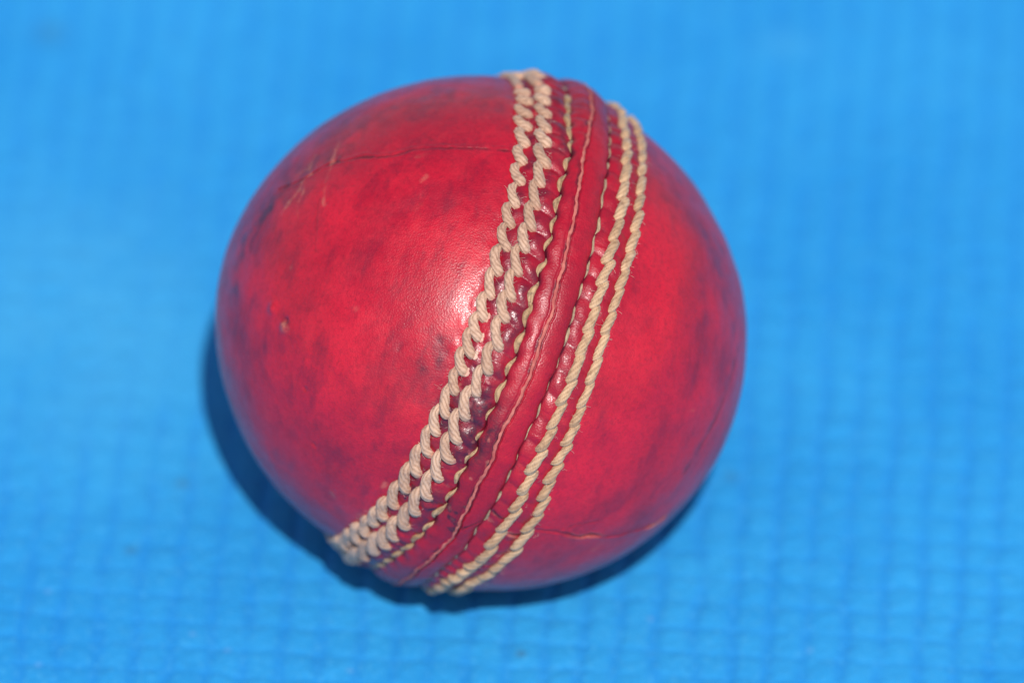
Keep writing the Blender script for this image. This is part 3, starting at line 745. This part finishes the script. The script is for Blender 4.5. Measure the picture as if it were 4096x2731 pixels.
# loose fibres standing off the worn threads (nobody could count them)
g = np.random.default_rng(5)
FV = []; FQ = []; k = 0
for n, s in fuzz_seeds:
    ps, ls, pe, le = s
    for _ in range(8):
        t = g.uniform(0, 1.05)
        p0 = ps + (pe - ps) * t + g.normal(0, .3); l0 = ls + (le - ls) * t + g.normal(0, .7)
        dp, dl = g.normal(0, .55), g.normal(0, .6)
        m = 6
        tt = np.linspace(0, 1, m)
        pp = p0 + dp * tt + g.normal(0, .25) * tt ** 2; ll = l0 + dl * tt + g.normal(0, .3) * tt ** 2
        d = dirs(pp, ll)
        hh = float(height(np.array([p0]), np.array([l0]))[0])
        path = d * (rbase(d) + hh + .0004 + g.uniform(.0001, .0006) * np.sin(tt * g.uniform(1.2, 2.8)))[:, None]
        T = np.gradient(path, axis=0); T /= np.linalg.norm(T, axis=1)[:, None]
        B = np.cross(T, path / np.linalg.norm(path, axis=1)[:, None]); B /= np.linalg.norm(B, axis=1)[:, None]
        U = np.cross(B, T)
        w = g.uniform(.000010, .000020)
        ring = [path + B * w, path - .5 * B * w + .86 * U * w, path - .5 * B * w - .86 * U * w]
        v = np.stack(ring, 1).reshape(-1, 3)
        i = np.arange(m - 1)[:, None] * 3; j = np.arange(3)[None, :]
        FQ.append(np.stack([i + j, i + (j + 1) % 3, i + 3 + (j + 1) % 3, i + 3 + j], -1).reshape(-1, 4) + k)
        FV.append(v); k += len(v)
link('loose_fibre', np_mesh('loose_fibre', np.concatenate(FV), np.concatenate(FQ), True), M_FUZZ, ball, kind='stuff')

# torn flaps at the ends of the damaged outer left stitches
for idx, (a, size) in enumerate(((14, .75), (15, 1.0), (16, 1.05), (17, .9))):
    st = ROWS['A'][0]
    tgt = DATA['A'][a - 1]
    ps, ls, pe, le = tgt
    m = 9
    rows_ = []
    for i in range(m):
        u = i / (m - 1)
        L = size * .62 * (1.0 + .16 * math.sin(7 * u + idx) + .12 * math.sin(17 * u + 2 * idx)) * (math.sin(math.pi * (u * .85 + .08)) ** .6)
        pts = []
        for j in range(6):
            v = j / 5
            p = pe - 1.3 + 1.7 * u + .5 * v * (u - .3); l = le + .55 + 1.45 * L * v
            d = dirs(np.array([p]), np.array([l]))[0]
            hh = float(height(np.array([pe]), np.array([le + .4]))[0]) + .00055 * math.sin(v * 2.0 + .25) - .0002 * v
            pts.append(d * (rbase(d[None])[0] + hh))
        rows_.append(pts)
    top = np.array(rows_)
    up = top.reshape(-1, 3) / np.linalg.norm(top.reshape(-1, 3), axis=1)[:, None]
    V = np.concatenate([top.reshape(-1, 3), top.reshape(-1, 3) - up * .00012])
    Q = []
    for i in range(m - 1):
        for j in range(5):
            q = i * 6 + j
            Q.append((q, q + 1, q + 7, q + 6)); o2 = m * 6
            Q.append((q + o2 + 6, q + o2 + 7, q + o2 + 1, q + o2))
    for i in range(m - 1):
        for j in (0, 5):
            q = i * 6 + j
            Q.append((q, q + 6, q + 6 + m * 6, q + m * 6))
    link('torn_flap', np_mesh('torn_flap', V, np.array(Q), True), M_FLAP, ball)

# ---------------------------------------------------------------- the mat
PITCH = 0.005150
MROT = math.radians(-2.66)
def axis(lo, hi, fine, mlo, mhi, med):
    a = np.arange(lo, hi + 1e-9, fine)
    l = np.arange(mlo, lo - 1e-9, med); r = np.arange(hi + med, mhi, med)
    return np.concatenate([[-1.2, -.8, -.5], l, a, r, [.5, .8, 1.2]])
gx = axis(-.095, .095, .00045, -.2, .2, .0008)
gy = axis(-.150, .125, .00045, -.2, .2, .0008)
GX, GY = np.meshgrid(gx, gy)
cx, sx = math.cos(MROT), math.sin(MROT)
wob = Waves(.018, seed=11); wob2 = Waves(.012, seed=12); wmat = Waves(.045, seed=13); wm2 = Waves(.004, seed=14); wm3 = Waves(.0016, seed=15)
P3 = np.stack([GX, GY, np.zeros_like(GX)], -1)
U0 = GX + .00022 * wob(P3); V0 = GY + .00016 * wob2(P3)
def dist_line(x, ofs):
    q = (x - ofs) / PITCH
    return np.abs(q - np.round(q)) * PITCH
du = dist_line(U0, 0.026297); dv = dist_line(V0, -0.018179)
inner = (np.abs(GX) < .2) & (np.abs(GY) < .2)
fadeu = np.clip(.95 + .25 * wob2(P3 * 1.3), .35, 1.2); fadev = np.clip(.85 + .30 * wob(P3 * 1.4 + .3), .3, 1.25)
gu = np.exp(-(du / .00085) ** 2) * fadeu; gv = np.exp(-(dv / .00048) ** 2) * fadev
cell = (1 - (du / (PITCH / 2)) ** 2) * 0
puff = .00007 * (1 - ((PITCH / 2 - du) / (PITCH / 2)) ** 2) * (1 - ((PITCH / 2 - dv) / (PITCH / 2)) ** 2)
PATCHW = (-0.0570, 0.0431)
PATCHX = (0.0427, 0.1070)
wx_, wy_ = GX * cx - GY * sx, GX * sx + GY * cx
flat_ = 1 - .8 * np.exp(-(((wx_ - PATCHW[0]) / .020) ** 2 + ((wy_ - PATCHW[1]) / .030) ** 2)) - .5 * np.exp(-(((wx_ - PATCHX[0]) / .004) ** 2 + ((wy_ - PATCHX[1]) / .003) ** 2))
far = smooth(-.015, .045, wy_ - .25 * wx_)
gu = gu * flat_ * (1 - .15 * far); gv = gv * flat_ * (1 - .8 * far)
Zm = np.where(inner, -.00025 * gu - .00009 * gv + puff + .00006 * wmat(P3) + .000032 * wm2(P3) + .00003 * wm3(P3), 0)
Zm = Zm - .0001
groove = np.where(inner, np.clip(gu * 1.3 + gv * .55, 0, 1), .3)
speck = np.zeros_like(GX)
worn = np.clip(1 - flat_, 0, 1)
for x, y, r_, a in [(0.00649, -0.02617, 0.0007, 0.8), (-0.04156, 0.00731, 0.001, 0.5), (-0.04809, -0.007, 0.0009, 0.5), (0.03536, 0.01197, 0.0011, 0.4), (-0.06446, 0.10518, 0.0022, 0.35), (-0.01577, -0.01127, 0.0006, 0.0)]:
    ux = x * cx + y * sx; uy = -x * sx + y * cx
    speck = np.maximum(speck, a * np.exp(-((GX - ux) ** 2 + (GY - uy) ** 2) / (r_ * r_)))
lint = np.zeros_like(GX)
for x, y in [(-0.05936, -0.01573), (-0.0389, -0.024), (-0.05992, -0.03087), (-0.03403, -0.02703), (-0.01698, -0.03047), (0.04645, -0.02375), (0.02426, -0.01798)]:
    ux = x * cx + y * sx; uy = -x * sx + y * cx
    lint = np.maximum(lint, np.exp(-((GX - ux) ** 2 + (GY - uy) ** 2) / .00032 ** 2))
WX = GX * cx - GY * sx; WY = GX * sx + GY * cx
# flatten where the ball presses
V = np.stack([GX, GY, Zm], -1).reshape(-1, 3)
nx, ny = len(gx), len(gy)
i = np.arange(ny - 1)[:, None] * nx; j = np.arange(nx - 1)[None, :]
Q = np.stack([i + j, i + j + 1, i + nx + j + 1, i + nx + j], -1).reshape(-1, 4)
# rim and underside so the mat has its real thickness
rimv = [(-1.2, -1.2, -.006), (1.2, -1.2, -.006), (1.2, 1.2, -.006), (-1.2, 1.2, -.006)]
nv = len(V)
V = np.concatenate([V, np.array(rimv)])
corner = [0, nx - 1, nx * ny - 1, nx * (ny - 1)]
extra = [(nv + 3, nv + 2, nv + 1, nv)]
mesh = np_mesh('exercise_mat', V, np.concatenate([Q, np.array(extra)]), True, dict(groove=np.concatenate([groove.ravel(), np.zeros(4)]), speck=np.concatenate([speck.ravel(), np.zeros(4)]), lint=np.concatenate([lint.ravel(), np.zeros(4)]), worn=np.concatenate([worn.ravel(), np.zeros(4)])))
mo = link('exercise_mat', mesh, M_MAT)
mo.rotation_euler = (0, 0, MROT)
mo['label'] = 'bright blue foam mat embossed with small squares lying under the ball'
mo['category'] = 'mat'
